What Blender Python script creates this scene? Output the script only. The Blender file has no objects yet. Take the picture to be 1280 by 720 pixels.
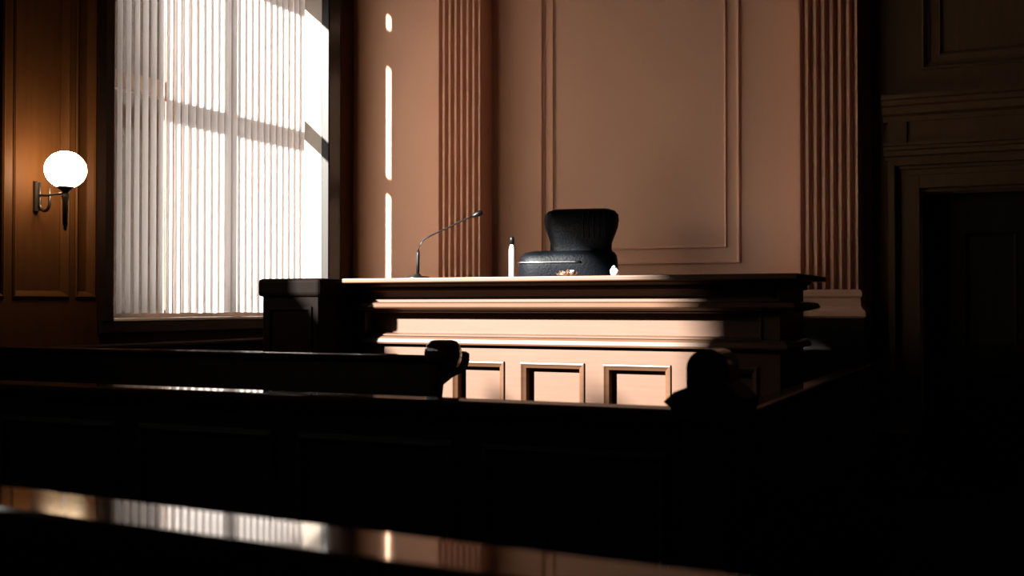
import bpy, bmesh, math, random
from mathutils import Vector, Matrix
random.seed(7)
S = bpy.context.scene
COL = S.collection

# ------------------------------------------------------------------ camera
CAM_Z = 1.30
YAW = math.radians(24.9)
F_PX = 1400.0
HOR = 382.0
cd = bpy.data.cameras.new('camera')
cam = bpy.data.objects.new('camera', cd); COL.objects.link(cam)
cd.sensor_width = 36.0
cd.lens = F_PX * 36.0 / 1280.0
cd.clip_start = 0.05
cd.dof.use_dof = True
cd.dof.focus_distance = 7.6
cd.dof.aperture_fstop = 2.5
PITCH = math.atan((HOR - 360.0) / F_PX)
cam.location = (0, 0, CAM_Z)
cam.rotation_euler = (math.pi / 2 + PITCH, 0, YAW)
S.camera = cam

# ------------------------------------------------------------------ world, sun, exposure
w = bpy.data.worlds.new('daylight'); S.world = w; w.use_nodes = True
bg = w.node_tree.nodes['Background']
bg.inputs[0].default_value = (1.0, 0.96, 0.92, 1)
bg.inputs[1].default_value = 1.4
SUN_S, SUN_T = 1.8, 0.42          # heading dY/dX, drop per horizontal metre
h = Vector((1, SUN_S)).normalized()
sd = Vector((h.x, h.y, -SUN_T)).normalized()
sl = bpy.data.lights.new('sun', 'SUN'); sl.energy = 26.0; sl.angle = math.radians(1.8); sl.color = (1.0, 0.95, 0.89)
sun = bpy.data.objects.new('sun', sl); COL.objects.link(sun)
sun.rotation_euler = sd.to_track_quat('-Z', 'Y').to_euler()
sun.location = (-9, -4, 9)
S.view_settings.view_transform = 'Standard'
S.view_settings.look = 'None'
S.view_settings.gamma = 1
S.view_settings.exposure = 0.8
S.view_settings.use_curve_mapping = False
S.cycles.max_bounces = 8
S.cycles.diffuse_bounces = 4
S.cycles.sample_clamp_indirect = 4.0
S.cycles.use_denoising = True

# ------------------------------------------------------------------ helpers
sy, cy = math.sin(YAW), math.cos(YAW)
def at(px, py, X=None, Y=None):
    """point of the place on the plane X=... or Y=... seen at pixel (px, py)"""
    u = (px - 640) / F_PX
    dx, dy = -sy + u * cy, cy + u * sy
    t = X / dx if X is not None else Y / dy
    return Vector((t * dx, t * dy, CAM_Z + (HOR - py) / F_PX * t))

def mat(name, col, rough=0.6, spec=0.5, metal=0.0, var=None, scale=(1, 1, 1), coat=0.0, bump=0.0, noise=6.0, detail=4.0):
    m = bpy.data.materials.new(name); m.use_nodes = True
    nt = m.node_tree; b = nt.nodes['Principled BSDF']
    b.inputs['Base Color'].default_value = (*col, 1)
    b.inputs['Roughness'].default_value = rough
    b.inputs['Specular IOR Level'].default_value = spec
    b.inputs['Metallic'].default_value = metal
    b.inputs['Coat Weight'].default_value = coat
    b.inputs['Coat Roughness'].default_value = 0.05
    if var or bump:
        tc = nt.nodes.new('ShaderNodeTexCoord'); mp = nt.nodes.new('ShaderNodeMapping')
        mp.inputs['Scale'].default_value = scale
        nt.links.new(tc.outputs['Object'], mp.inputs['Vector'])
        n = nt.nodes.new('ShaderNodeTexNoise'); n.inputs['Scale'].default_value = noise; n.inputs['Detail'].default_value = detail
        nt.links.new(mp.outputs[0], n.inputs['Vector'])
        if var:
            r = nt.nodes.new('ShaderNodeValToRGB')
            r.color_ramp.elements[0].position = 0.3; r.color_ramp.elements[1].position = 0.7
            r.color_ramp.elements[0].color = (*col, 1); r.color_ramp.elements[1].color = (*var, 1)
            nt.links.new(n.outputs[0], r.inputs[0]); nt.links.new(r.outputs[0], b.inputs['Base Color'])
        if bump:
            bp = nt.nodes.new('ShaderNodeBump'); bp.inputs['Strength'].default_value = bump; bp.inputs['Distance'].default_value = 0.01
            nt.links.new(n.outputs[0], bp.inputs['Height']); nt.links.new(bp.outputs[0], b.inputs['Normal'])
    return m

M_DESK = mat('honey_oak', (0.068, 0.0315, 0.0172), 0.42, 0.3, var=(0.081, 0.0385, 0.0215), scale=(0.6, 3, 9), noise=5)
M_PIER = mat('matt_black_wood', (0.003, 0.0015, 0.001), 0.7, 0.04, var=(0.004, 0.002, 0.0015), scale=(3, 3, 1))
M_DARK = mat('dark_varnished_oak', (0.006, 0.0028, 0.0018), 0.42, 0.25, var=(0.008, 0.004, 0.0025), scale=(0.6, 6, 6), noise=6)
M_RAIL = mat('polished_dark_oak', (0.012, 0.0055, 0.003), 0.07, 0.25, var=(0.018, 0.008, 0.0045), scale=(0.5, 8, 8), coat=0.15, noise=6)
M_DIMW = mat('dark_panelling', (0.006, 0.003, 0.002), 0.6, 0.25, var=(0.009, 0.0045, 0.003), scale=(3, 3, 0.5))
M_SCWALL = mat('amber_panelling', (0.036, 0.0148, 0.005), 0.5, 0.04, var=(0.046, 0.019, 0.0064), scale=(4, 4, 0.5))
M_PLAST = mat('warm_plaster', (0.78, 0.455, 0.315), 0.75, 0.25, var=(0.80, 0.47, 0.325), scale=(1, 1, 1), noise=2)
M_CASE = mat('brown_door_casing', (0.15, 0.082, 0.040), 0.5, 0.15, var=(0.175, 0.097, 0.048), scale=(3, 3, 0.6))
M_DOOR = mat('dark_olive_door', (0.025, 0.018, 0.009), 0.5, 0.15, var=(0.036, 0.028, 0.015), scale=(3, 3, 0.6))
M_WHITE = mat('white_painted_wood', (0.80, 0.76, 0.72), 0.5, 0.3, bump=0.05, noise=12)
M_LINING = mat('stone_grey_lining', (0.34, 0.28, 0.235), 0.7, 0.2, bump=0.05, noise=12)
M_FRAME = mat('brown_window_wood', (0.10, 0.045, 0.02), 0.5, 0.35, var=(0.12, 0.055, 0.026), scale=(4, 4, 0.6))
M_FLOOR = mat('dark_carpet', (0.010, 0.007, 0.006), 0.95, 0.1, bump=0.4, noise=200)
M_CEIL = mat('dark_ceiling_plaster', (0.05, 0.035, 0.025), 0.9, 0.2, bump=0.1, noise=30)
M_LEATH = mat('black_leather', (0.0025, 0.0035, 0.0055), 0.45, 0.09, bump=0.3, noise=60)
M_BLACK = mat('black_metal', (0.004, 0.004, 0.004), 0.35, 0.3, bump=0.02, noise=40)
M_CHROME = mat('bright_steel', (0.8, 0.8, 0.8), 0.2, 0.5, metal=1.0, bump=0.02, noise=30)
M_IRON = mat('dark_bronze', (0.012, 0.009, 0.007), 0.35, 0.4, metal=0.1, bump=0.03, noise=40)
M_PAPER = mat('white_paper', (0.85, 0.83, 0.8), 0.8, 0.2, bump=0.3, noise=40)
M_BOTTLE = mat('white_plastic', (0.85, 0.82, 0.78), 0.35, 0.4, bump=0.02, noise=20)

def blind_mat():
    m = bpy.data.materials.new('white_blind_fabric'); m.use_nodes = True; nt = m.node_tree
    nt.nodes.remove(nt.nodes['Principled BSDF']); out = nt.nodes['Material Output']
    d = nt.nodes.new('ShaderNodeBsdfDiffuse'); t = nt.nodes.new('ShaderNodeBsdfTranslucent'); mx = nt.nodes.new('ShaderNodeMixShader')
    tc = nt.nodes.new('ShaderNodeTexCoord'); n = nt.nodes.new('ShaderNodeTexNoise'); n.inputs['Scale'].default_value = 90
    r = nt.nodes.new('ShaderNodeValToRGB')
    r.color_ramp.elements[0].color = (0.84, 0.80, 0.79, 1); r.color_ramp.elements[1].color = (0.90, 0.865, 0.85, 1)
    nt.links.new(tc.outputs['Object'], n.inputs['Vector']); nt.links.new(n.outputs[0], r.inputs[0])
    nt.links.new(r.outputs[0], d.inputs[0]); nt.links.new(r.outputs[0], t.inputs[0])
    mx.inputs[0].default_value = 0.62
    nt.links.new(d.outputs[0], mx.inputs[1]); nt.links.new(t.outputs[0], mx.inputs[2]); nt.links.new(mx.outputs[0], out.inputs[0])
    return m
M_BLIND = blind_mat()

def glass_mat():
    m = bpy.data.materials.new('window_glass'); m.use_nodes = True; nt = m.node_tree
    nt.nodes.remove(nt.nodes['Principled BSDF']); out = nt.nodes['Material Output']
    t = nt.nodes.new('ShaderNodeBsdfTransparent'); g = nt.nodes.new('ShaderNodeBsdfGlossy'); g.inputs['Roughness'].default_value = 0.02
    t.inputs[0].default_value = (0.97, 0.98, 0.97, 1)
    mx = nt.nodes.new('ShaderNodeMixShader'); mx.inputs[0].default_value = 0.015
    nt.links.new(t.outputs[0], mx.inputs[1]); nt.links.new(g.outputs[0], mx.inputs[2]); nt.links.new(mx.outputs[0], out.inputs[0])
    return m
M_GLASS = glass_mat()

def globe_mat():
    m = bpy.data.materials.new('glowing_opal_glass'); m.use_nodes = True
    b = m.node_tree.nodes['Principled BSDF']
    b.inputs['Base Color'].default_value = (0.9, 0.85, 0.75, 1); b.inputs['Roughness'].default_value = 0.3
    b.inputs['Emission Color'].default_value = (1.0, 0.70, 0.42, 1); b.inputs['Emission Strength'].default_value = 42.0
    return m
M_GLOBE = globe_mat()

class MB:
    """collects shapes in local axes (a along, b up, c outwards) and links them as one mesh"""
    def __init__(s, fn=None):
        s.v, s.f, s.fn, s.smooth = [], [], fn or (lambda a, b, c: (a, b, c)), []
    def add(s, vs, fs, smooth=False):
        o = len(s.v); s.v += [Vector(s.fn(*p)) for p in vs]
        for f in fs: s.f.append([i + o for i in f]); s.smooth.append(smooth)
        return s
    def box(s, a0, a1, b0, b1, c0, c1, bev=0.0):
        bm = bmesh.new(); bmesh.ops.create_cube(bm, size=1)
        for v in bm.verts:
            v.co = Vector(((a0 + a1) / 2 + v.co.x * (a1 - a0), (b0 + b1) / 2 + v.co.y * (b1 - b0), (c0 + c1) / 2 + v.co.z * (c1 - c0)))
        if bev: bmesh.ops.bevel(bm, geom=bm.edges[:], offset=bev, segments=3, profile=0.5, affect='EDGES')
        bm.verts.ensure_lookup_table()
        s.add([v.co[:] for v in bm.verts], [[v.index for v in f.verts] for f in bm.faces]); bm.free(); return s
    def prism(s, poly, a0, a1, axis=0, smooth=False):
        """poly = list of 2d points swept along one axis: 0 -> (b,c) points along a; 1 -> (a,c) points along b; 2 -> (a,b) along c"""
        def P(t, p):
            return (t, p[0], p[1]) if axis == 0 else ((p[0], t, p[1]) if axis == 1 else (p[0], p[1], t))
        n = len(poly); vs = [P(a0, p) for p in poly] + [P(a1, p) for p in poly]
        s.add(vs, [[i, (i + 1) % n, n + (i + 1) % n, n + i] for i in range(n)], smooth)
        s.add(vs, [list(range(n))[::-1], list(range(n, 2 * n))]); return s
    def ring(s, a0, a1, b0, b1, prof, cap=False):
        """mitred frame: prof = [(inset, height), ...] from the outer edge inwards"""
        vs = []
        for d, h in prof:
            vs += [(a0 + d, b0 + d, h), (a1 - d, b0 + d, h), (a1 - d, b1 - d, h), (a0 + d, b1 - d, h)]
        fs = []
        for k in range(len(prof) - 1):
            for i in range(4):
                j = (i + 1) % 4; fs.append([4 * k + i, 4 * k + j, 4 * k + 4 + j, 4 * k + 4 + i])
        if cap: k = 4 * (len(prof) - 1); fs.append([k, k + 1, k + 2, k + 3])
        s.add(vs, fs); return s
    def sheet(s, a0, a1, b0, b1, c, holes):
        As = sorted({a0, a1, *[x for h_ in holes for x in h_[:2]]}); Bs = sorted({b0, b1, *[x for h_ in holes for x in h_[2:]]})
        for i in range(len(As) - 1):
            for j in range(len(Bs) - 1):
                ca, cb = (As[i] + As[i + 1]) / 2, (Bs[j] + Bs[j + 1]) / 2
                if any(h_[0] < ca < h_[1] and h_[2] < cb < h_[3] for h_ in holes): continue
                s.add([(As[i], Bs[j], c), (As[i + 1], Bs[j], c), (As[i + 1], Bs[j + 1], c), (As[i], Bs[j + 1], c)], [[0, 1, 2, 3]])
        return s
    def slab(s, a0, a1, b0, b1, c0, c1, holes):
        As = sorted({a0, a1, *[x for h_ in holes for x in h_[:2]]})
        for i in range(len(As) - 1):
            ca = (As[i] + As[i + 1]) / 2
            cuts = sorted([(h_[2], h_[3]) for h_ in holes if h_[0] < ca < h_[1]]); z = b0
            for lo, hi in cuts:
                if lo > z: s.box(As[i], As[i + 1], z, lo, c0, c1)
                z = hi
            if z < b1: s.box(As[i], As[i + 1], z, b1, c0, c1)
        return s
    def lathe(s, prof, centre=(0, 0), n=28, axis=1, smooth=True):
        """prof = [(radius, b), ...] turned about b (axis=1)"""
        vs, fs = [], []
        for r, b in prof:
            for k in range(n):
                t = 2 * math.pi * k / n; vs.append((centre[0] + r * math.cos(t), b, centre[1] + r * math.sin(t)))
        for i in range(len(prof) - 1):
            for k in range(n):
                j = (k + 1) % n; fs.append([i * n + k, i * n + j, (i + 1) * n + j, (i + 1) * n + k])
        fs += [list(range(n)), list(range((len(prof) - 1) * n, len(prof) * n))[::-1]]
        s.add(vs, fs, smooth); return s
    def tube(s, pts, rad, n=12):
        pts = [Vector(p) for p in pts]; vs, fs = [], []; up = Vector((0.13, 0.2, 1)).normalized()
        for i, p in enumerate(pts):
            t = (pts[min(i + 1, len(pts) - 1)] - pts[max(i - 1, 0)]).normalized()
            x = t.cross(up)
            if x.length < 0.1: x = t.cross(Vector((1, 0, 0)))
            x.normalize(); y = t.cross(x); r = rad[i] if isinstance(rad, (list, tuple)) else rad
            vs += [tuple(p + (x * math.cos(2 * math.pi * k / n) + y * math.sin(2 * math.pi * k / n)) * r) for k in range(n)]
        for i in range(len(pts) - 1):
            for k in range(n):
                j = (k + 1) % n; fs.append([i * n + k, i * n + j, (i + 1) * n + j, (i + 1) * n + k])
        fs += [list(range(n))[::-1], list(range((len(pts) - 1) * n, len(pts) * n))]
        s.add(vs, fs, True); return s
    def build(s, name, m, parent=None, sub=0):
        me = bpy.data.meshes.new(name); me.from_pydata([v[:] for v in s.v], [], s.f); me.materials.append(m)
        for p, sm in zip(me.polygons, s.smooth): p.use_smooth = sm
        bm = bmesh.new(); bm.from_mesh(me); bmesh.ops.remove_doubles(bm, verts=bm.verts[:], dist=1e-5)
        bmesh.ops.recalc_face_normals(bm, faces=bm.faces[:]); bm.to_mesh(me); bm.free()
        o = bpy.data.objects.new(name, me); COL.objects.link(o)
        if sub:
            md = o.modifiers.new('smooth', 'SUBSURF'); md.levels = sub; md.render_levels = sub
        if parent:
            o.parent = parent; o.matrix_parent_inverse = parent.matrix_basis.inverted()
        return o

def tag(o, label=None, cat=None, group=None, kind=None):
    if label: o['label'] = label
    if cat: o['category'] = cat
    if group: o['group'] = group
    if kind: o['kind'] = kind
    return o
def empty(name, loc, rz=0.0):
    o = bpy.data.objects.new(name, None); COL.objects.link(o); o.location = loc; o.rotation_euler = (0, 0, rz)
    o.empty_display_size = 0.1; bpy.context.view_layer.update(); return o
def struct(o): o['kind'] = 'structure'; return o

# ------------------------------------------------------------------ room shell
XL, YB, ZC = -6.0, 9.25, 6.6
XR, YF = 3.4, -3.2
back = lambda a, b, c: (a, YB - c, b)        # a = X, b = Z, c out of the back wall
left = lambda a, b, c: (XL + c, a, b)        # a = Y, b = Z, c out of the left wall
struct(MB().box(XL - 0.3, XR + 0.2, YF - 0.2, YB + 0.6, -0.12, 0.0).build('floor', M_FLOOR))
struct(MB().box(XL - 0.3, XR + 0.2, YF - 0.2, YB + 0.6, ZC, ZC + 0.12).build('ceiling', M_CEIL))

W1 = (6.08, 8.71, 1.21, 4.74)                 # the window with the blinds: Y0, Y1, Z0, Z1
W2 = (-1.2, 4.3, 2.2, 5.5)                   # unseen high window nearer the camera; steps added to its lining shape the sunbeam
BEAM_STEPS = [(-0.32, 1.0, 3.66, 4.76), (1.0, 2.4, 2.98, 4.64), (2.4, 3.4, 2.4, 4.15), (3.4, 4.2, 2.5, 3.88)]
# left wall: recessed panels beside the lamp
pa = at(15, 200, X=XL).y; pb = at(86, 200, X=XL).y; pc = at(93, 200, X=XL).y; pd = at(119, 200, X=XL).y; pz = at(8, 200, X=XL).y
panels = [(pa, pb, 1.35, 4.9), (pc, pd, 1.35, 4.9), (pa - 0.75, pz - 0.02, 1.35, 4.9)]
lw = MB(left)
lw.slab(YF - 0.2, YB + 0.25, 0, ZC, -0.30, -0.04, [W1, W2])
lw.slab(YF - 0.2, YB, 0, ZC, -0.04, 0.0, [W1] + BEAM_STEPS + panels)
for p in panels: lw.ring(*p, [(0.0, 0.004), (0.012, 0.012), (0.024, 0.004), (0.05, -0.03), (0.05, -0.045)])
struct(lw.build('wall_left', M_SCWALL))

# back wall with the doorway
DX0 = at(1151, 300, Y=YB).x; DX1 = DX0 + 1.15; DZ = at(1152, 240, Y=YB).z
bw = MB(back)
bw.slab(XL, XR, 0, ZC, -0.25, 0.0, [(DX0, DX1, 0, DZ)])
struct(bw.build('wall_back', M_PLAST))
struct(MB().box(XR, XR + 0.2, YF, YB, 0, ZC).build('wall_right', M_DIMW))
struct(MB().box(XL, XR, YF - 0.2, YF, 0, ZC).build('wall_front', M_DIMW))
# dais behind the bench
struct(MB().box(XL, -0.75, 7.85, YB, 0.0, 0.45, 0.01).build('trim_1', M_DIMW))
# wainscot rail on the left wall, under the window
zr = at(260, 425, X=-5.95).z
struct(MB(left).prism([(zr, 0), (zr, 0.035), (zr - 0.012, 0.05), (zr - 0.03, 0.05), (zr - 0.045, 0.03), (zr - 0.06, 0.025), (zr - 0.07, 0.0)], YF, YB, 0).build('trim_2', M_DARK))
struct(MB(left).prism([(0, 0), (0, 0.03), (0.16, 0.03), (0.19, 0.012), (0.2, 0.0)], YF, YB, 0).build('baseboard_left', M_DARK))

# ------------------------------------------------------------------ windows
def window(name, W, zbars, ybars, lining=True):
    y0, y1, z0, z1 = W
    fr = MB(left)
    fr.ring(y0, y1, z0, z1, [(0, -0.30), (0.0, -0.22), (0.055, -0.22), (0.055, -0.30)])
    bt = 0.035
    for z, hb in zbars: fr.box(y0, y1, z - hb, z + hb, -0.29, -0.23, 0.006)
    for y in ybars: fr.box(y - bt, y + bt, z0, z1, -0.29, -0.235, 0.006)
    f = struct(fr.build(name, M_FRAME))
    if lining:                                # painted lining of the reveal
        lin = MB(left); e = 0.004
        lin.box(y1 - e, y1 + 0.0, z0, z1, -0.22, 0.0); lin.box(y0, y0 + e, z0, z1, -0.22, 0.0)
        lin.box(y0, y1, z1 - e, z1, -0.22, 0.0)
        lin.build('window_lining', M_LINING, f)
    if lining: MB(left).box(y0 - 0.02, y1 + 0.02, z0 - 0.025, z0, -0.22, 0.035, 0.006).build('window_sill', M_WHITE, f)
    g = MB(left).box(y0 + 0.02, y1 - 0.02, z0 + 0.02, z1 - 0.02, -0.262, -0.256).build('pane', M_GLASS, f)
    return f
w1 = window('window_1', W1, [(3.01, 0.07), (4.34, 0.17)], [6.98])
window('window_2', W2, [], [], False)
# casings: mitred mouldings round the opening; the far jamb stands proud
def casing(name, W, wn, wf, p, m, near=True, far=True):
    y0, y1, z0, z1 = W
    c = MB(left)
    if far: c.prism([(y1, 0), (y1, p * 0.9), (y1 + 0.012, p), (y1 + wf * .7, p), (y1 + wf, p * .6), (y1 + wf, 0)], z0 - 0.02, z1 + 0.2, 1)
    if near: c.prism([(y0, 0), (y0, 0.03), (y0 - 0.012, 0.04), (y0 - wn * .7, 0.04), (y0 - wn, 0.02), (y0 - wn, 0)], z0 - 0.02, z1 + 0.2, 1)
    c.box(y0 - wn, y1 + wf, z1, z1 + 0.22, 0.0, 0.06, 0.008)
    c.box(y0 - wn, y1 + wf, z0 - 0.11, z0 - 0.026, 0.0, 0.03, 0.006)
    return struct(c.build(name, m))
casing('trim_3', W1, 0.13, 0.26, 0.08, M_DARK)


# ------------------------------------------------------------------ shaded brown house across the street, behind the blinds
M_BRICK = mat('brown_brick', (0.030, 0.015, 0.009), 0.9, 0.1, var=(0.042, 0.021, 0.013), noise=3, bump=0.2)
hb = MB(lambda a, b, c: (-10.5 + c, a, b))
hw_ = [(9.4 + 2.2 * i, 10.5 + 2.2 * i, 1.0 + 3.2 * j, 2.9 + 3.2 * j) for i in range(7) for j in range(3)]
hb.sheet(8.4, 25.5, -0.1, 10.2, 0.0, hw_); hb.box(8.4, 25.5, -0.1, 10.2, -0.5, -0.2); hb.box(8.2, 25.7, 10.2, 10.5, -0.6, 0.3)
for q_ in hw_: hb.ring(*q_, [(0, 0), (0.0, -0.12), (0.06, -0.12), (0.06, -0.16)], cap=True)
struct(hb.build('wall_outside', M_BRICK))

# ------------------------------------------------------------------ vertical blinds
YBL0, YBL1 = W1[0] + 0.02, at(385, 200, X=-5.985).y - 0.02
vb = empty('vertical_blinds', (XL - 0.06, YBL0, W1[3] - 0.06))
tag(vb, 'tall white vertical blinds glowing in front of the window beside the globe lamp', 'blinds')
MB(left).box(YBL0, YBL1, W1[3] - 0.065, W1[3] - 0.01, -0.04, 0.03, 0.006).build('headrail', M_WHITE, vb)
nv = 27; step = (YBL1 - YBL0 - 0.03) / nv
rng = random.Random(3)
for k in range(nv):
    yc = YBL0 + 0.03 + step * (k + 0.5)
    ang = math.radians(6 + max(0, 10 - k) * 1.9 + rng.uniform(-2, 2))
    ca, sa = math.cos(ang), math.sin(ang); hw = 0.0495
    vane = MB(lambda a, b, c, yc=yc, ca=ca, sa=sa: (XL - 0.012 - a * sa + c * ca, yc + a * ca + c * sa, b))
    n = 6; top, bot = W1[3] - 0.07, W1[2] + 0.03 + rng.uniform(0, 0.006)
    arc = [(-hw + 2 * hw * i / n, 0.006 * (1 - (2 * i / n - 1) ** 2)) for i in range(n + 1)]
    poly = arc + [(a, c - 0.0006) for a, c in reversed(arc)]
    vane.prism(poly, bot, top, 1)
    vane.build('vane', M_BLIND, vb)

# ------------------------------------------------------------------ pilasters on the back wall
def pilaster(name, x0, x1, zbase, m=M_PLAST, n=7, proj=0.25, right_only=False):
    wd = x1 - x0; pitch = wd / (n + 0.25); fl = pitch * 0.66; dp = 0.085
    poly = [(x0, 0.0), (x0, proj)]
    s0 = x0 + (wd - (n - 1) * pitch) / 2
    for k in range(n):
        c = s0 + k * pitch
        for i in range(9):
            t = math.pi * i / 8; poly.append((c - fl / 2 * math.cos(t), proj - dp * math.sin(t) ** 0.35 if 0 < i < 8 else proj))
    poly += [(x1, proj), (x1, 0.0)]
    s = MB(back); s.prism(poly, zbase + 0.001, ZC, 1)
    o = struct(s.build(name, m))
    b = MB(back)
    q = zbase
    prof = [(q, 0.012), (q - 0.02, 0.03), (q - 0.05, 0.034), (q - 0.07, 0.02), (q - 0.13, 0.024), (q - 0.15, 0.035), (q - 0.17, 0.06), (q - 0.205, 0.066), (q - 0.22, 0.05), (q - 0.225, 0.03)]
    for (za, ea), (zb2, eb) in zip(prof, prof[1:]):
        b.add([(x0 - ea, za, 0), (x1 + ea, za, 0), (x1 + ea, za, proj + ea), (x0 - ea, za, proj + ea),
               (x0 - eb, zb2, 0), (x1 + eb, zb2, 0), (x1 + eb, zb2, proj + eb), (x0 - eb, zb2, proj + eb)],
              [[0, 1, 5, 4], [1, 2, 6, 5], [2, 3, 7, 6], [3, 0, 4, 7]])
    e0 = prof[0][1]
    b.add([(x0 - e0, q, 0), (x1 + e0, q, 0), (x1 + e0, q, proj + e0), (x0 - e0, q, proj + e0)], [[0, 1, 2, 3]])
    b.build('pilaster_base', m, o)
    MB(back).box(x0 - 0.05, x1 + 0.05, 0.45, q - 0.224, 0.0, proj + 0.045, 0.004).build('pilaster_plinth', M_DIMW, o)
    return o
PY = YB - 0.25
pl = pilaster('trim_6', at(546, 200, Y=PY).x, at(600, 200, Y=PY).x, 1.42)
pr = pilaster('trim_7', at(998, 300, Y=PY).x, at(1073, 300, Y=PY).x, at(1040, 362, Y=PY).z)
# dark dado below the pilaster plinths and along the wall
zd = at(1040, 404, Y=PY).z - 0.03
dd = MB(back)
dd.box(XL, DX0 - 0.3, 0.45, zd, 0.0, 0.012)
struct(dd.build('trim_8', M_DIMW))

# picture-frame mouldings on the plaster
def bead(name, a0, a1, b0, b1, m, wd=0.035, ht=0.03, mat_name=None):
    o = MB(back)
    o.ring(a0, a1, b0, b1, [(0, 0), (0, ht * .6), (wd * .25, ht), (wd * .5, ht * .75), (wd * .65, ht * .4), (wd, ht * .3), (wd, 0)])
    return struct(o.build(name, m))
fx0, fx1 = at(677, 200, Y=YB).x, at(926, 200, Y=YB).x; fz = at(800, 331, Y=YB).z
gx0, gx1 = at(691, 200, Y=YB).x, at(909, 200, Y=YB).x; gz = at(800, 312, Y=YB).z
bead('trim_9', fx0, fx1, fz, 5.6, M_PLAST)
bead('trim_10', gx0, gx1, gz, 5.6 - (gx0 - fx0), M_PLAST, 0.025, 0.02)
ox0 = at(1154, 50, Y=YB).x; oz = at(1160, 87, Y=YB).z
bead('trim_11', ox0, ox0 + 1.7, oz, 5.6, M_CASE, 0.06, 0.05)
ix0 = at(1176, 50, Y=YB).x; iz = at(1200, 66, Y=YB).z
bead('trim_12', ix0, ox0 + 1.7 - (ix0 - ox0), iz, 5.6 - (ix0 - ox0), M_CASE, 0.03, 0.03)

# ------------------------------------------------------------------ doorway: entablature, architrave, door leaf
E0 = at(1103, 130, Y=YB - 0.2).x; E1 = DX1 + (DX0 - E0)
A0 = at(1111, 210, Y=YB - 0.08).x; A1 = DX1 + (DX0 - A0)
zz = lambda py, d=0.1: at(1112, py, Y=YB - d).z
dc = MB(back)
c0, c1_ = zz(119, .2), zz(150, .2)
def crown(top, bot, out, inn):
    H = top - bot
    return [(top, 0), (top, out), (top - H * .16, out), (top - H * .2, out * .86), (top - H * .38, out * .84), (top - H * .44, out * .72), (top - H * .72, out * .70), (top - H * .8, out * .5), (bot, inn), (bot, 0)]
dc.prism(crown(c0, c1_, 0.22, 0.10), E0, E1, 0)
dc.box(A0, A1, zz(180), c1_ + .002, 0, 0.08)                                  # frieze
dc.box(A0, A0 + 0.14, zz(180), c1_ + .002, 0.08, 0.10); dc.box(A1 - 0.14, A1, zz(180), c1_ + .002, 0.08, 0.10)
dc.prism(crown(zz(179, .2), zz(199, .2), 0.20, 0.09), E0 + 0.01, E1 - 0.01, 0)
AZ = zz(199, .1)
def stepframe(a0, a1, zt, d0, d1, h_):
    dc.box(a0 + d0, a0 + d1, 0, zt - d0, 0, h_, 0.004); dc.box(a1 - d1, a1 - d0, 0, zt - d0, 0, h_, 0.004); dc.box(a0 + d1, a1 - d1, zt - d1, zt - d0, 0, h_, 0.004)
aw = DX0 - A0
stepframe(A0, A1, AZ, 0.0, aw * .22, 0.09); stepframe(A0, A1, AZ, aw * .22, aw * .34, 0.05)
stepframe(A0, A1, AZ, aw * .34, aw * .55, 0.03); stepframe(A0, A1, AZ, aw * .55, aw, 0.06)
struct(dc.build('trim_13', M_CASE))
# deep lined reveal and the leaf behind it
DY = YB + 0.22
rv = MB()
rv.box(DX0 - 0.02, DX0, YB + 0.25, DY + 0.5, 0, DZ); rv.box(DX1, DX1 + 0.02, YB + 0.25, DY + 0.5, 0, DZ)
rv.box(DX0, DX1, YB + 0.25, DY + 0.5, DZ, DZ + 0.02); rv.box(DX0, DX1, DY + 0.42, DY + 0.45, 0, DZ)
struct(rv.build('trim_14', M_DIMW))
# brown panelling that covers the wall round the doorway
PX_ = at(1090, 200, Y=YB).x
wp = MB(back).slab(PX_, XR, 0.0, ZC, 0.0, 0.006, [(DX0, DX1, 0, DZ)])
struct(wp.build('trim_15', M_CASE))
dl = MB(lambda a, b, c: (a, DY - c, b))
q0, q1 = at(1206, 300, Y=DY).x, at(1272, 300, Y=DY).x
t0, t1 = at(1240, 290, Y=DY).z, at(1240, 434, Y=DY).z
t2, t3 = at(1240, 468, Y=DY).z, 0.2
q2 = DX1 - (q0 - DX0)
holes = [(q0, q1, t1, t0), (q0, q1, t3, t2), (q1 + 0.10, q2, t1, t0), (q1 + 0.10, q2, t3, t2)]
dl.sheet(DX0, DX1, 0.02, DZ, 0.0, holes); dl.box(DX0, DX1, 0.02, DZ, -0.05, -0.03)
for hh in holes: dl.ring(*hh, [(0, 0), (0.006, 0.012), (0.016, 0.0), (0.03, -0.025)], cap=True)
door = struct(dl.build('door_1', M_DOOR))
MB(lambda a, b, c: (a, DY - c, b)).tube([(DX1 - 0.08, 1.0, 0.0), (DX1 - 0.08, 1.0, 0.045)], 0.012).lathe([(0.0, 1.0), (0.02, 1.0)], (DX1 - .08, .05)).build('door_handle', M_IRON, door)

# ------------------------------------------------------------------ judge's bench
YD = 7.0
X0, X1 = at(449, 400, Y=YD).x, at(975, 400, Y=YD).x
zf = lambda py, d=0.0: at(700, py, Y=YD - d).z
front = lambda a, b, c: (a, YD - c, b)
jb = empty('judges_bench', ((X0 + X1) / 2, 7.4, 0))
tag(jb, 'long raised oak judge\'s bench with panelled front and moulded top', 'desk')
ZT = zf(345, .2); DEPTH = 0.78
def mould(prof, side_l=False):
    """horizontal moulding along the front, returning round the right end: prof = [(z, out)...]"""
    m = MB()
    for (za, ea), (zb2, eb) in zip(prof, prof[1:]):
        l = [(X0 if not side_l else X0 - e, YD - e, z) for z, e in ((za, ea), (zb2, eb))]
        c = [(X1 + e, YD - e, z) for z, e in ((za, ea), (zb2, eb))]
        r = [(X1 + e, YD + DEPTH, z) for z, e in ((za, ea), (zb2, eb))]
        m.add([l[0], c[0], r[0], l[1], c[1], r[1]], [[0, 1, 4, 3], [1, 2, 5, 4]])
    return m
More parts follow.
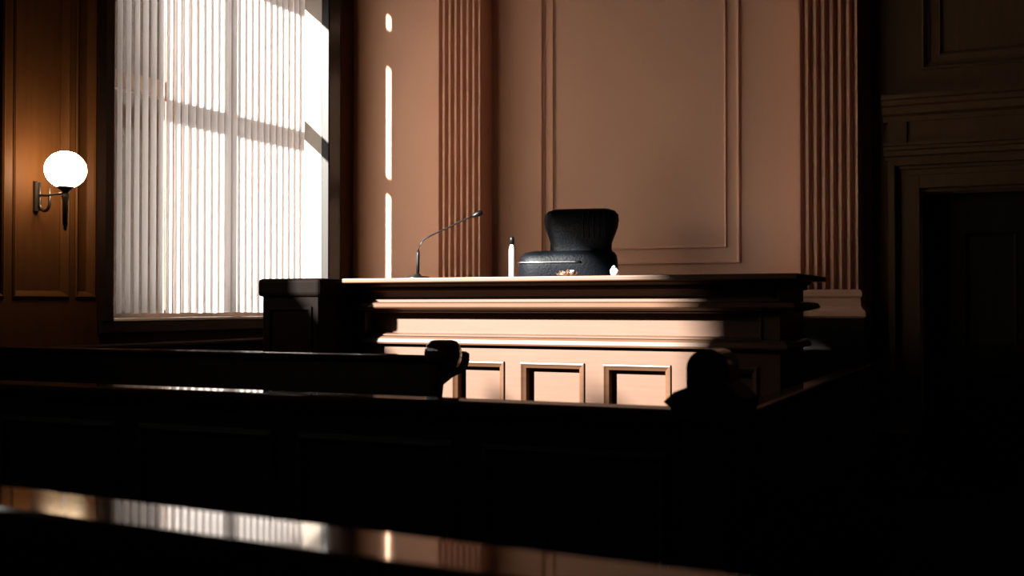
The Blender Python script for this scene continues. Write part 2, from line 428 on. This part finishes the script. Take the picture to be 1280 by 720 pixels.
# worktop slab
zt2 = zf(351.5, .2)
wt = MB()
wt.box(X0 - 0.002, X1 + 0.15, YD - 0.23, YD + DEPTH + 0.03, zt2, ZT, 0.008)
wt.build('worktop', M_DESK, jb)
# cornice under the slab, dark coves and the bright ledge
zl0, zl1 = zf(377.5, .10), zf(385.5, .10)
prof = [(zt2, 0.0), (zt2, 0.06), (zf(354, .05), 0.055), (zf(358, .05), 0.02), (zf(359, .05), 0.03), (zf(362, .05), 0.03), (zf(364, .0), -0.02), (zf(370, .0), -0.05), (zl0 + 0.006, -0.05),
        (zl0, 0.065), (zl0 - 0.008, 0.10), (zl1 + 0.01, 0.115), (zl1, 0.105), (zl1 - 0.012, 0.05), (zl1 - 0.02, 0.0)]
mould(prof).build('cornice', M_DESK, jb)
# frieze with one long sunk panel
zp0, zp1 = zf(388), zf(422); zb0 = zf(433, .05)
fa, fb = at(456, 400, Y=YD).x, at(952, 400, Y=YD).x
fr = MB(front); fr.sheet(X0, X1, zb0, zl0 + 0.02, 0.0, [(fa, fb, zp1, zp0)])
fr.build('frieze', M_DESK, jb)
MB(front).ring(fa, fb, zp1, zp0, [(0, 0), (0.0, 0.012), (0.010, 0.012), (0.018, -0.012), (0.018, -0.055), (0.02, -0.06)], cap=True).build('frieze_panel', M_DESK, jb)
mould([(zp1 - 0.003, 0.0), (zp1 - 0.006, 0.03), (zp1 - 0.02, 0.045), (zb0 + 0.012, 0.055), (zb0, 0.05), (zb0 - 0.004, 0.0)]).build('lower_moulding', M_DESK, jb)
# lower body set back a little with square panels
zs = zb0 - 0.004; pt = zf(453)
pxs = [(463, 541), (565, 631), (650, 731), (753, 839), (862, 948)]
hol = [(at(a, 470, Y=YD).x, at(b, 470, Y=YD).x, 0.45, pt) for a, b in pxs]
lo = MB(front); lo.sheet(X0, X1, 0.0, zs, 0.0, hol + [(0, 0, 0, 0)] if False else hol)
lo.build('front_body', M_DESK, jb)
for hh in hol:
    MB(front).ring(*hh, [(0, 0), (0.004, 0.014), (0.014, 0.016), (0.026, 0.004), (0.042, -0.008), (0.044, -0.070)], cap=True).build('front_panel', M_DESK, jb)
MB().box(X1 - 0.02, X1, YD + 0.001, YD + DEPTH, 0, zt2).build('side_panel', M_DESK, jb)
MB().box(X0, X0 + 0.02, YD + 0.001, YD + DEPTH, 0, zt2).build('side_panel', M_DESK, jb)
MB().box(X0 + 0.02, X1 - 0.02, YD + 0.09, YD + 0.11, 0, zt2).build('back_board', M_DARK, jb)
MB(front).box(X0, X1, 0, 0.14, 0.0, 0.03, 0.006).build('plinth', M_DARK, jb)

# ------------------------------------------------------------------ dark pier left of the bench
bx0 = at(321, 400, Y=6.5).x; bx1 = X0 - 0.036; bz = ZT - 0.002
ws = empty('witness_stand', ((bx0 + bx1) / 2, 6.85, 0))
tag(ws, 'dark boxy witness stand with rounded cap, silhouetted against the blinds', 'witness stand')
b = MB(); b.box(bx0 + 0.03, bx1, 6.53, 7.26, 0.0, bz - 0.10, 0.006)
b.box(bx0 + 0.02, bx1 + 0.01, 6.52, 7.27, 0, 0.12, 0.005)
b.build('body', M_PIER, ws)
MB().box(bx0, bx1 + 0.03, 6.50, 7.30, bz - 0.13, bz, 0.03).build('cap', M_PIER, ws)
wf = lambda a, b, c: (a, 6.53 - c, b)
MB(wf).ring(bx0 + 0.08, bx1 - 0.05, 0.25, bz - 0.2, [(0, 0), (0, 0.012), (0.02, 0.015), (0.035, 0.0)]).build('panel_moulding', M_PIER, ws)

# ------------------------------------------------------------------ judge's chair
CX, CY = at(722, 300, Y=8.25).x, 8.25
sc = 8.25 / (cy + (722 - 640) / F_PX * sy) / F_PX      # metres per pixel there
ch = empty('swivel_chair', (CX, CY, 0.45), YAW * 0.4)
tag(ch, 'black leather high-backed swivel chair behind the judge\'s bench', 'chair')
zc = lambda py: CAM_Z + (HOR - py) * sc
def loft(levels, n=28, sup=3.0, m=None, top_flat=True, base=(CX, CY)):
    """stack of superellipse sections: (z, half width, half depth, dx, dy)"""
    s = MB(); vs, fs = [], []
    ca, sa = math.cos(YAW * .4), math.sin(YAW * .4)
    for z, a, d, ox, oy in levels:
        for k in range(n):
            t = 2 * math.pi * k / n
            x = a * math.copysign(abs(math.cos(t)) ** (2 / sup), math.cos(t)) + ox
            y = d * math.copysign(abs(math.sin(t)) ** (2 / sup), math.sin(t)) + oy
            vs.append((base[0] + x * ca - y * sa, base[1] + x * sa + y * ca, z))
    for i in range(len(levels) - 1):
        for k in range(n):
            j = (k + 1) % n; fs.append([i * n + k, i * n + j, (i + 1) * n + j, (i + 1) * n + k])
    fs += [list(range(n))[::-1], list(range((len(levels) - 1) * n, len(levels) * n))]
    s.add(vs, fs, True); return s
P = sc
lv = [(zc(y), hw * P, d, ox * P, 0.0) for y, hw, d, ox in [
    (470, 40, .06, 4), (420, 42, .075, 4), (360, 44, .08, 4), (335, 45, .08, 4), (322, 44, .085, 4), (312, 39, .08, 4),
    (304, 39, .085, 4.5), (295, 42, .10, 5), (285, 45.5, .115, 5), (276, 47, .12, 5), (269, 46.5, .11, 5), (264, 42, .085, 5), (261.5, 34, .05, 5), (261, 20, .02, 5)]]
loft(lv).build('backrest', M_LEATH, ch)
# stitched folds of the head pad
fo = MB()
ca_, sa_ = math.cos(YAW * .4), math.sin(YAW * .4)
for k in range(5):
    x = (6 + k * 6.5) * P; pts = []
    for y in range(266, 300, 4):
        z = zc(y); dd_ = 0.122 * (1 - ((y - 278) / 42) ** 2) * (1 - (x / (56 * P)) ** 4) ** .5
        X_ = x + 5 * P; pts.append((CX + X_ * ca_ + dd_ * sa_, CY + X_ * sa_ - dd_ * ca_, z))
    fo.tube(pts, 0.0035, 6)
fo.build('headrest_folds', M_LEATH, ch)
# lower roll with the arm pad and its steel strip
lr = [(zc(y), hw * P, d, ox * P, -0.06) for y, hw, d, ox in [
    (375, 58, .10, -10), (345, 62, .13, -10), (335, 62.5, .14, -10), (326, 62, .14, -10), (320, 60, .13, -9), (316, 56, .11, -8), (314, 48, .07, -6)]]
loft(lr).build('lumbar_roll', M_LEATH, ch)
st = MB(); pts = []
for k in range(13):
    x = (-74 + k * 7) * P
    dd_ = 0.06 + 0.142 * (1 - min(1, abs((x + 10 * P) / (64 * P))) ** 3) ** (1 / 3)
    pts.append((CX + x * ca_ + dd_ * sa_, CY + x * sa_ - dd_ * ca_, zc(328.5)))
st.tube(pts, 0.009, 8); st.build('steel_strip', M_CHROME, ch)
loft([(0.92, .30, .28, 0, -.30), (0.94, .33, .31, 0, -.30), (1.0, .34, .32, 0, -.30), (1.03, .31, .29, 0, -.30)]).build('seat', M_LEATH, ch)
for sgn in (-1, 1):
    MB().tube([(CX + sgn * .34 * ca_ + .42 * sa_, CY + sgn * .34 * sa_ - .42 * ca_, 1.0), (CX + sgn * .37 * ca_ + .42 * sa_, CY + sgn * .37 * sa_ - .42 * ca_, 1.28), (CX + sgn * .37 * ca_, CY + sgn * .37 * sa_, 1.31)], [.02, .025, .03]).build('armrest', M_LEATH, ch)
MB().lathe([(.03, .52), (.03, .8), (.045, .8), (.045, .92)], (0, 0)).build('gas_column', M_BLACK, ch)
bpy.data.objects['gas_column'].data.transform(Matrix.Translation((CX + .3 * sa_, 0, 0)) @ Matrix(((1, 0, 0, 0), (0, 0, 1, 0), (0, 1, 0, 0), (0, 0, 0, 1))) if False else Matrix.Identity(4))
gc = bpy.data.objects['gas_column']; gc.data.transform(Matrix(((1, 0, 0, CX + .3 * sa_), (0, 0, 1, CY - .3 * ca_), (0, 1, 0, 0), (0, 0, 0, 1))))
for k in range(5):
    t = 2 * math.pi * k / 5 + .3; bxx, byy = CX + .3 * sa_, CY - .3 * ca_
    lg = MB().tube([(bxx, byy, .56), (bxx + .16 * math.cos(t), byy + .16 * math.sin(t), .55), (bxx + .30 * math.cos(t), byy + .30 * math.sin(t), .51)], [.03, .025, .018]).build('leg', M_BLACK, ch)
    MB().tube([(bxx + .30 * math.cos(t) - .015 * math.sin(t), byy + .30 * math.sin(t) + .015 * math.cos(t), .478), (bxx + .30 * math.cos(t) + .015 * math.sin(t), byy + .30 * math.sin(t) - .015 * math.cos(t), .478)], .027).build('caster', M_BLACK, lg)

# ------------------------------------------------------------------ things on the bench
# microphone
mp = at(522, 346, Y=6.95); mx, my = mp.x, 6.95
mi = empty('gooseneck_microphone', (mx, my, ZT))
tag(mi, 'black gooseneck microphone curving right on top of the judge\'s bench', 'microphone')
b = MB(); prof = [(.0005, 0), (.085, 0), (.085, .008), (.07, .014), (.03, .018), (.02, .03), (.012, .034)]
b2 = MB(lambda a, b_, c: (mx + a, my + c, ZT + 0.0005 + b_)); b2.lathe(prof); b2.build('base', M_BLACK, mi)
st_ = MB(lambda a, b_, c: (mx + a, my + c, ZT + b_)); st_.tube([(0, .03, 0), (0.002, .10, 0), (.004, .17, 0), (.006, .20, 0)], [.0125, .012, .011, .008]); st_.build('stem', M_BLACK, mi)
def gp(px, py):                               # the neck lies in one upright plane turned slightly towards the chair
    p = at(px, py, Y=my); k = (p.x - mx); q = at(px, py, Y=my + k * 0.35); return q
pts = [Vector((mx + .006, my, ZT + .19))] + [gp(*p) for p in [(524.5, 306), (529, 300), (538, 294.5), (550, 289), (562, 283.5), (574, 277.5), (585, 272.5), (592, 269.5)]]
MB().tube(pts, [.0075, .0065, .006, .0055, .0055, .0055, .0055, .0055, .006]).build('gooseneck', M_BLACK, mi)
MB().tube([gp(590, 270.5), gp(593, 269.3), gp(597, 267.4), gp(601, 265.8), gp(603, 265)], [.008, .014, .02, .02, .01]).build('head', M_BLACK, mi)
# slim bottle
bp_ = at(640, 346, Y=6.92); bx_, by_ = bp_.x, 6.92
bo = empty('slim_bottle', (bx_, by_, ZT)); tag(bo, 'slim upright white bottle with black cap left of the leather chair', 'bottle')
bf = lambda a, b_, c: (bx_ + a, by_ + c, ZT + b_)
MB(bf).lathe([(.019, .0005), (.021, .006), (.021, .19), (.017, .205), (.013, .212), (.013, .222)]).build('body', M_BOTTLE, bo)
MB(bf).lathe([(.0165, .222), (.0165, .26), (.014, .272), (.006, .276)]).build('cap', M_BLACK, bo)
# crumpled tissue
tp = at(769, 346, Y=6.9)
bm = bmesh.new(); bmesh.ops.create_icosphere(bm, subdivisions=3, radius=1); r2 = random.Random(5)
for v in bm.verts:
    k = 0.65 + 0.55 * r2.random(); v.co = Vector((v.co.x * .030 * k, v.co.y * .03 * k, max(-.0, (v.co.z + .7)) * .030 * k * (1.2 if v.co.x < 0 else .8)))
me = bpy.data.meshes.new('crumpled_tissue'); bm.to_mesh(me); bm.free(); me.materials.append(M_PAPER)
o = bpy.data.objects.new('crumpled_tissue', me); COL.objects.link(o); o.location = (tp.x, 6.9, ZT + 0.001)
tag(o, 'small crumpled white tissue on the bench top at the right of the chair', 'tissue')
# wrapped spectacles / shiny crumple
gpz = at(709, 346, Y=7.15)
r3 = random.Random(9); pts = []
bm = bmesh.new(); bmesh.ops.create_icosphere(bm, subdivisions=3, radius=1)
for v in bm.verts:
    k = 0.6 + 0.6 * r3.random(); v.co = Vector((v.co.x * .075 * k, v.co.y * .025 * k, (v.co.z + 1) * .024 * k))
me = bpy.data.meshes.new('cellophane_wrapper'); bm.to_mesh(me); bm.free()
M_FOIL = mat('glossy_brown_foil', (0.16, 0.09, 0.06), 0.15, 0.6, metal=0.8, bump=0.2, noise=30); me.materials.append(M_FOIL)
o = bpy.data.objects.new('crumpled_wrapper', me); COL.objects.link(o); o.location = (gpz.x, 7.15, ZT + 0.001)
tag(o, 'crumpled shiny brown wrapper in front of the leather chair', 'wrapper')

# ------------------------------------------------------------------ wall lamp
LP = at(49, 245, X=XL)
sconce = empty('wall_lamp', (XL, LP.y, LP.z)); tag(sconce, 'lit globe wall lamp on a dark curved bracket left of the blinds', 'lamp')
sx, sz = XL - 0.03, LP.z
gl = Vector((XL + 0.27, LP.y + 0.0, at(81, 212, X=XL + 0.27).z))
gy = at(81, 212, X=XL + 0.27).y; gl.y = gy
bpz = at(49, 245, X=XL).z
pp = MB(left); pp.prism([(LP.y - .022, -.045), (LP.y - .022, -.02), (LP.y - .012, -.008), (LP.y + .012, -.008), (LP.y + .022, -.02), (LP.y + .022, -.045)], bpz - .10, bpz + .10, 1)
pp.build('back_plate', M_IRON, sconce)
yk = lambda f: LP.y + (gy - LP.y) * f
hx = lambda f: XL - .02 + (gl.x - XL + .02) * f
MB().tube([(hx(0), yk(0), bpz + .01), (hx(.3), yk(.3), bpz + .0), (hx(.7), yk(.7), bpz + .005), (hx(1), yk(1), bpz + .005)], .008).build('arm', M_IRON, sconce)
u_ = []
for k in range(15):
    t = math.pi * (k / 14); u_.append((XL + .045 - .045 * math.cos(t), LP.y, bpz - .045 - .055 * math.sin(t)))
u_ = [(XL + 0.0, LP.y, bpz + .09)] + u_ + [(XL + .088, LP.y, bpz + .05)]
MB().tube(u_, [.008] + [.011] * 15 + [.006]).build('scroll', M_IRON, sconce)
sb = at(76, 285, X=XL + .27).z; stp = at(76, 238, X=XL + .27).z
stf = lambda a, b_, c: (gl.x + a, gy + c, b_)
MB(stf).lathe([(.004, sb - .015), (.014, sb), (.010, sb + .012), (.017, sb + .02), (.019, stp - .06), (.026, stp - .04), (.026, stp - .03), (.02, stp - .01), (.03, stp + .005), (.055, stp + .02), (.058, stp + .028), (.03, stp + .03)]).build('holder', M_IRON, sconce)
R = 0.131; gz_ = gl.z
MB(stf).lathe([(max(.002, R * math.sin(math.pi * k / 20)), gz_ - R * .93 * math.cos(math.pi * k / 20)) for k in range(21)], n=36).build('globe_shade', M_GLOBE, sconce)

# ------------------------------------------------------------------ pew C with its scrolled end
CY_ = 4.95; cpz = at(350, 440, Y=CY_).z
cx0, cx1 = XL + 0.12, at(536, 440, Y=CY_).x
pw = empty('bench_pew', ((cx0 + cx1) / 2, CY_, 0)); tag(pw, 'dark pew with round scrolled end, directly before the judge\'s bench', 'bench')
def railprof(z, w_=0.10, t_=0.035):
    return [(z - t_, 0), (z - t_ * .55, -.008), (z - .006, -.006), (z, 0.008), (z, w_ - .008), (z - .006, w_ + .006), (z - t_ * .55, w_ + .008), (z - t_, w_)]
yfn = lambda Y0: (lambda a, b_, c: (a, Y0 + c, b_))
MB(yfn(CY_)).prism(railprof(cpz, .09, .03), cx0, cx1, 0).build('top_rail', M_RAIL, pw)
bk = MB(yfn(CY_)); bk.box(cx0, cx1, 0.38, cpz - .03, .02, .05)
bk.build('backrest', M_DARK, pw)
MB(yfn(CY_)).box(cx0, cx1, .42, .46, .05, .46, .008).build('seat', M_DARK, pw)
def pew_end(x, Y0, zt, kr, name_parent, flip=1, arm_z=None, length=0.62, wd=0.07):
    """end panel in the YZ plane: knob roll over the back, arm with a drooping scroll, foot"""
    e = MB()
    arm_z = arm_z or zt - .16
    out = []
    for k in range(13):
        t = math.radians(200 - k * 19); out.append((.045 + kr * math.cos(t), zt - kr + kr * math.sin(t)))
    out += [(.045 + kr * .8, arm_z + .012), (length * .5, arm_z), (length * .9, arm_z + .012), (length, arm_z), (length, arm_z - .04), (length * .92, arm_z - .085), (length * .75, arm_z - .10),
            (length * .45, arm_z - .12), (length * .2, arm_z - .15), (.06, arm_z - .20), (.06, .50), (length * .85, .40), (length * .88, 0), (0.0, 0), (0.0, zt - 2.0 * kr)]
    pts_ = [(Y0 + flip * a, b_) for a, b_ in out]
    bm = bmesh.new(); n_ = len(pts_)
    va = [bm.verts.new((x - wd / 2, p[0], p[1])) for p in pts_]; vb_ = [bm.verts.new((x + wd / 2, p[0], p[1])) for p in pts_]
    for i in range(n_): bm.faces.new([va[i], va[(i + 1) % n_], vb_[(i + 1) % n_], vb_[i]])
    c1 = bm.faces.new(va[::-1]); c2 = bm.faces.new(vb_)
    bmesh.ops.recalc_face_normals(bm, faces=bm.faces[:])
    ed = [g for g in bm.edges if len({round(v.co.x, 4) for v in g.verts}) == 1]
    bmesh.ops.bevel(bm, geom=ed, offset=.008, segments=2, profile=.5, affect='EDGES')
    me = bpy.data.meshes.new('end_panel'); bm.to_mesh(me); bm.free(); me.materials.append(M_RAIL)
    o = bpy.data.objects.new('end_panel', me); COL.objects.link(o); o.parent = name_parent; o.matrix_parent_inverse = name_parent.matrix_basis.inverted()
    return o
kz = at(552, 425, Y=CY_).z
pew_end(cx1 + .025, CY_, kz - .015, .05, pw, arm_z=at(570, 443, Y=5.15).z, length=.36, wd=.05)
kn = MB(lambda a, b_, c: (b_, CY_ + .05 + c, kz - .074 + a)); x_ = at(531, 440, Y=CY_).x
kn.lathe([(.02, x_ - .004), (.055, x_), (.070, x_ + .014), (.074, x_ + .03), (.074, x_ + .125), (.070, x_ + .145), (.055, x_ + .158), (.02, x_ + .162)])
kn.build('scroll_knob', M_RAIL, pw)

# ------------------------------------------------------------------ courtroom bar B (long rail) with end post
BY = 3.62; bzt = at(400, 494, Y=BY).z
b0_, b1_ = XL + .06, at(862, 512, Y=BY).x - .025
br = empty('courtroom_bar', ((b0_ + b1_) / 2, BY, 0)); tag(br, 'long dark wooden bar with polished top rail and rounded end post, across the room', 'railing')
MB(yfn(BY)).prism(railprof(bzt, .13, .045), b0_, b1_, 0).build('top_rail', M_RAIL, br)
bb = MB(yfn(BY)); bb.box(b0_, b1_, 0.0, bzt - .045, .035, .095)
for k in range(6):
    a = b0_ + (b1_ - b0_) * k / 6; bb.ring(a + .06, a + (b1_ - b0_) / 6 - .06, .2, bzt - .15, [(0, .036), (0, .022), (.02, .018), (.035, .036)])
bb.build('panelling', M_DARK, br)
# post with rolled top and projecting shelf scroll
pxA, pxB = at(862, 450, Y=BY).x, at(905, 450, Y=BY).x
ptop = at(884, 436, Y=BY).z
ps = MB(); ps.box(pxA - .02, pxB + .01, BY - .02, BY + .14, 0, bzt - .0, .006); ps.build('newel_post', M_DARK, br)
cp = MB(); rr = (pxB - pxA) * .62; n_ = 14; top_pts = []
xc = (pxA + pxB) / 2 + .005
for k in range(n_ + 1):
    t = math.pi * (1 - k / n_); top_pts.append((xc + rr * math.cos(t), ptop - rr * .9 + rr * .9 * math.sin(t)))
top_pts += [(xc + rr, bzt + .002), (xc - rr, bzt + .002)]
cp.prism([(p[0], p[1]) for p in top_pts], 0, 1, 2)
for v in cp.v: v.y, v.z = BY - .01 + .14 * v.z, v.y
cp.build('rounded_cap', M_RAIL, br)
lg = MB()
zz1 = at(845, 486, Y=BY - .02).z
pL = at(829, 502, Y=BY - .05)
lg.prism([(at(861, 483, Y=BY - .05).x, at(861, 483, Y=BY - .05).z), (at(905, 476, Y=BY - .05).x, at(905, 478, Y=BY - .05).z), (at(930, 500, Y=BY - .05).x, at(930, 500, Y=BY - .05).z), (at(925, 530, Y=BY - .05).x, at(925, 530, Y=BY - .05).z),
          (at(840, 525, Y=BY - .05).x, at(840, 525, Y=BY - .05).z), (at(838, 510, Y=BY - .05).x, at(838, 510, Y=BY - .05).z), (pL.x, pL.z), (at(842, 490, Y=BY - .05).x, at(842, 490, Y=BY - .05).z)], 0, 1, 2)
for v in lg.v: v.y, v.z = BY - .05 + .20 * v.z, v.y
lg.build('scroll_bracket', M_DARK, br)

# ------------------------------------------------------------------ side rail D running to the back wall
DXr = -0.915; dzt = at(1000, 483, X=DXr).z
d0, d1 = BY + .22, 7.25
dr = empty('side_rail', (DXr, (d0 + d1) / 2, 0)); tag(dr, 'brown-topped side rail running from the post towards the doorway', 'railing')
dfn = lambda a, b_, c: (DXr + c - .04, a, b_)
MB(dfn).prism(railprof(dzt, .085, .05), d0, d1, 0).build('top_rail', M_RAIL, dr)
MB(dfn).box(d0, d1, 0, dzt - .05, .015, .07).build('panelling', M_DARK, dr)

# ------------------------------------------------------------------ foreground pew A
A_Z = 0.95
fpx = lambda px, py: at_z(px, py, A_Z)
def at_z(px, py, z):
    u = (px - 640) / F_PX; t = (CAM_Z - z) * F_PX / (py - HOR); return Vector((t * (-sy + u * cy), t * (cy + u * sy), z))
pA, pB = at_z(44, 610, A_Z), at_z(415, 655, A_Z)
dA = (pB - pA).normalized(); nA = Vector((dA.y, -dA.x, 0))          # nA points to the camera side
wA = 0.5 * ((pA - at_z(53, 641, A_Z)).dot(-nA) + (pB - at_z(402, 691, A_Z)).dot(-nA))
wA = abs(wA)
sA, eA = pA - dA * 1.6, pB + dA * 2.4
afn = lambda a, b_, c: tuple((pA + dA * a + nA * c).xy) + (b_,)
fp = empty('front_pew', (pA + dA * 0.8)[:2] + (0,)); tag(fp, 'nearest dark pew with wide glossy top rail, blurred at bottom left', 'bench')
L0, L1 = -1.6, 2.9
def nosed(z, w_, t_):
    return [(z - t_, 0.004), (z - t_ * .5, -.004), (z - .008, 0), (z, .01), (z, w_ - .014), (z - .005, w_ - .004), (z - .014, w_), (z - t_, w_ - .004)]
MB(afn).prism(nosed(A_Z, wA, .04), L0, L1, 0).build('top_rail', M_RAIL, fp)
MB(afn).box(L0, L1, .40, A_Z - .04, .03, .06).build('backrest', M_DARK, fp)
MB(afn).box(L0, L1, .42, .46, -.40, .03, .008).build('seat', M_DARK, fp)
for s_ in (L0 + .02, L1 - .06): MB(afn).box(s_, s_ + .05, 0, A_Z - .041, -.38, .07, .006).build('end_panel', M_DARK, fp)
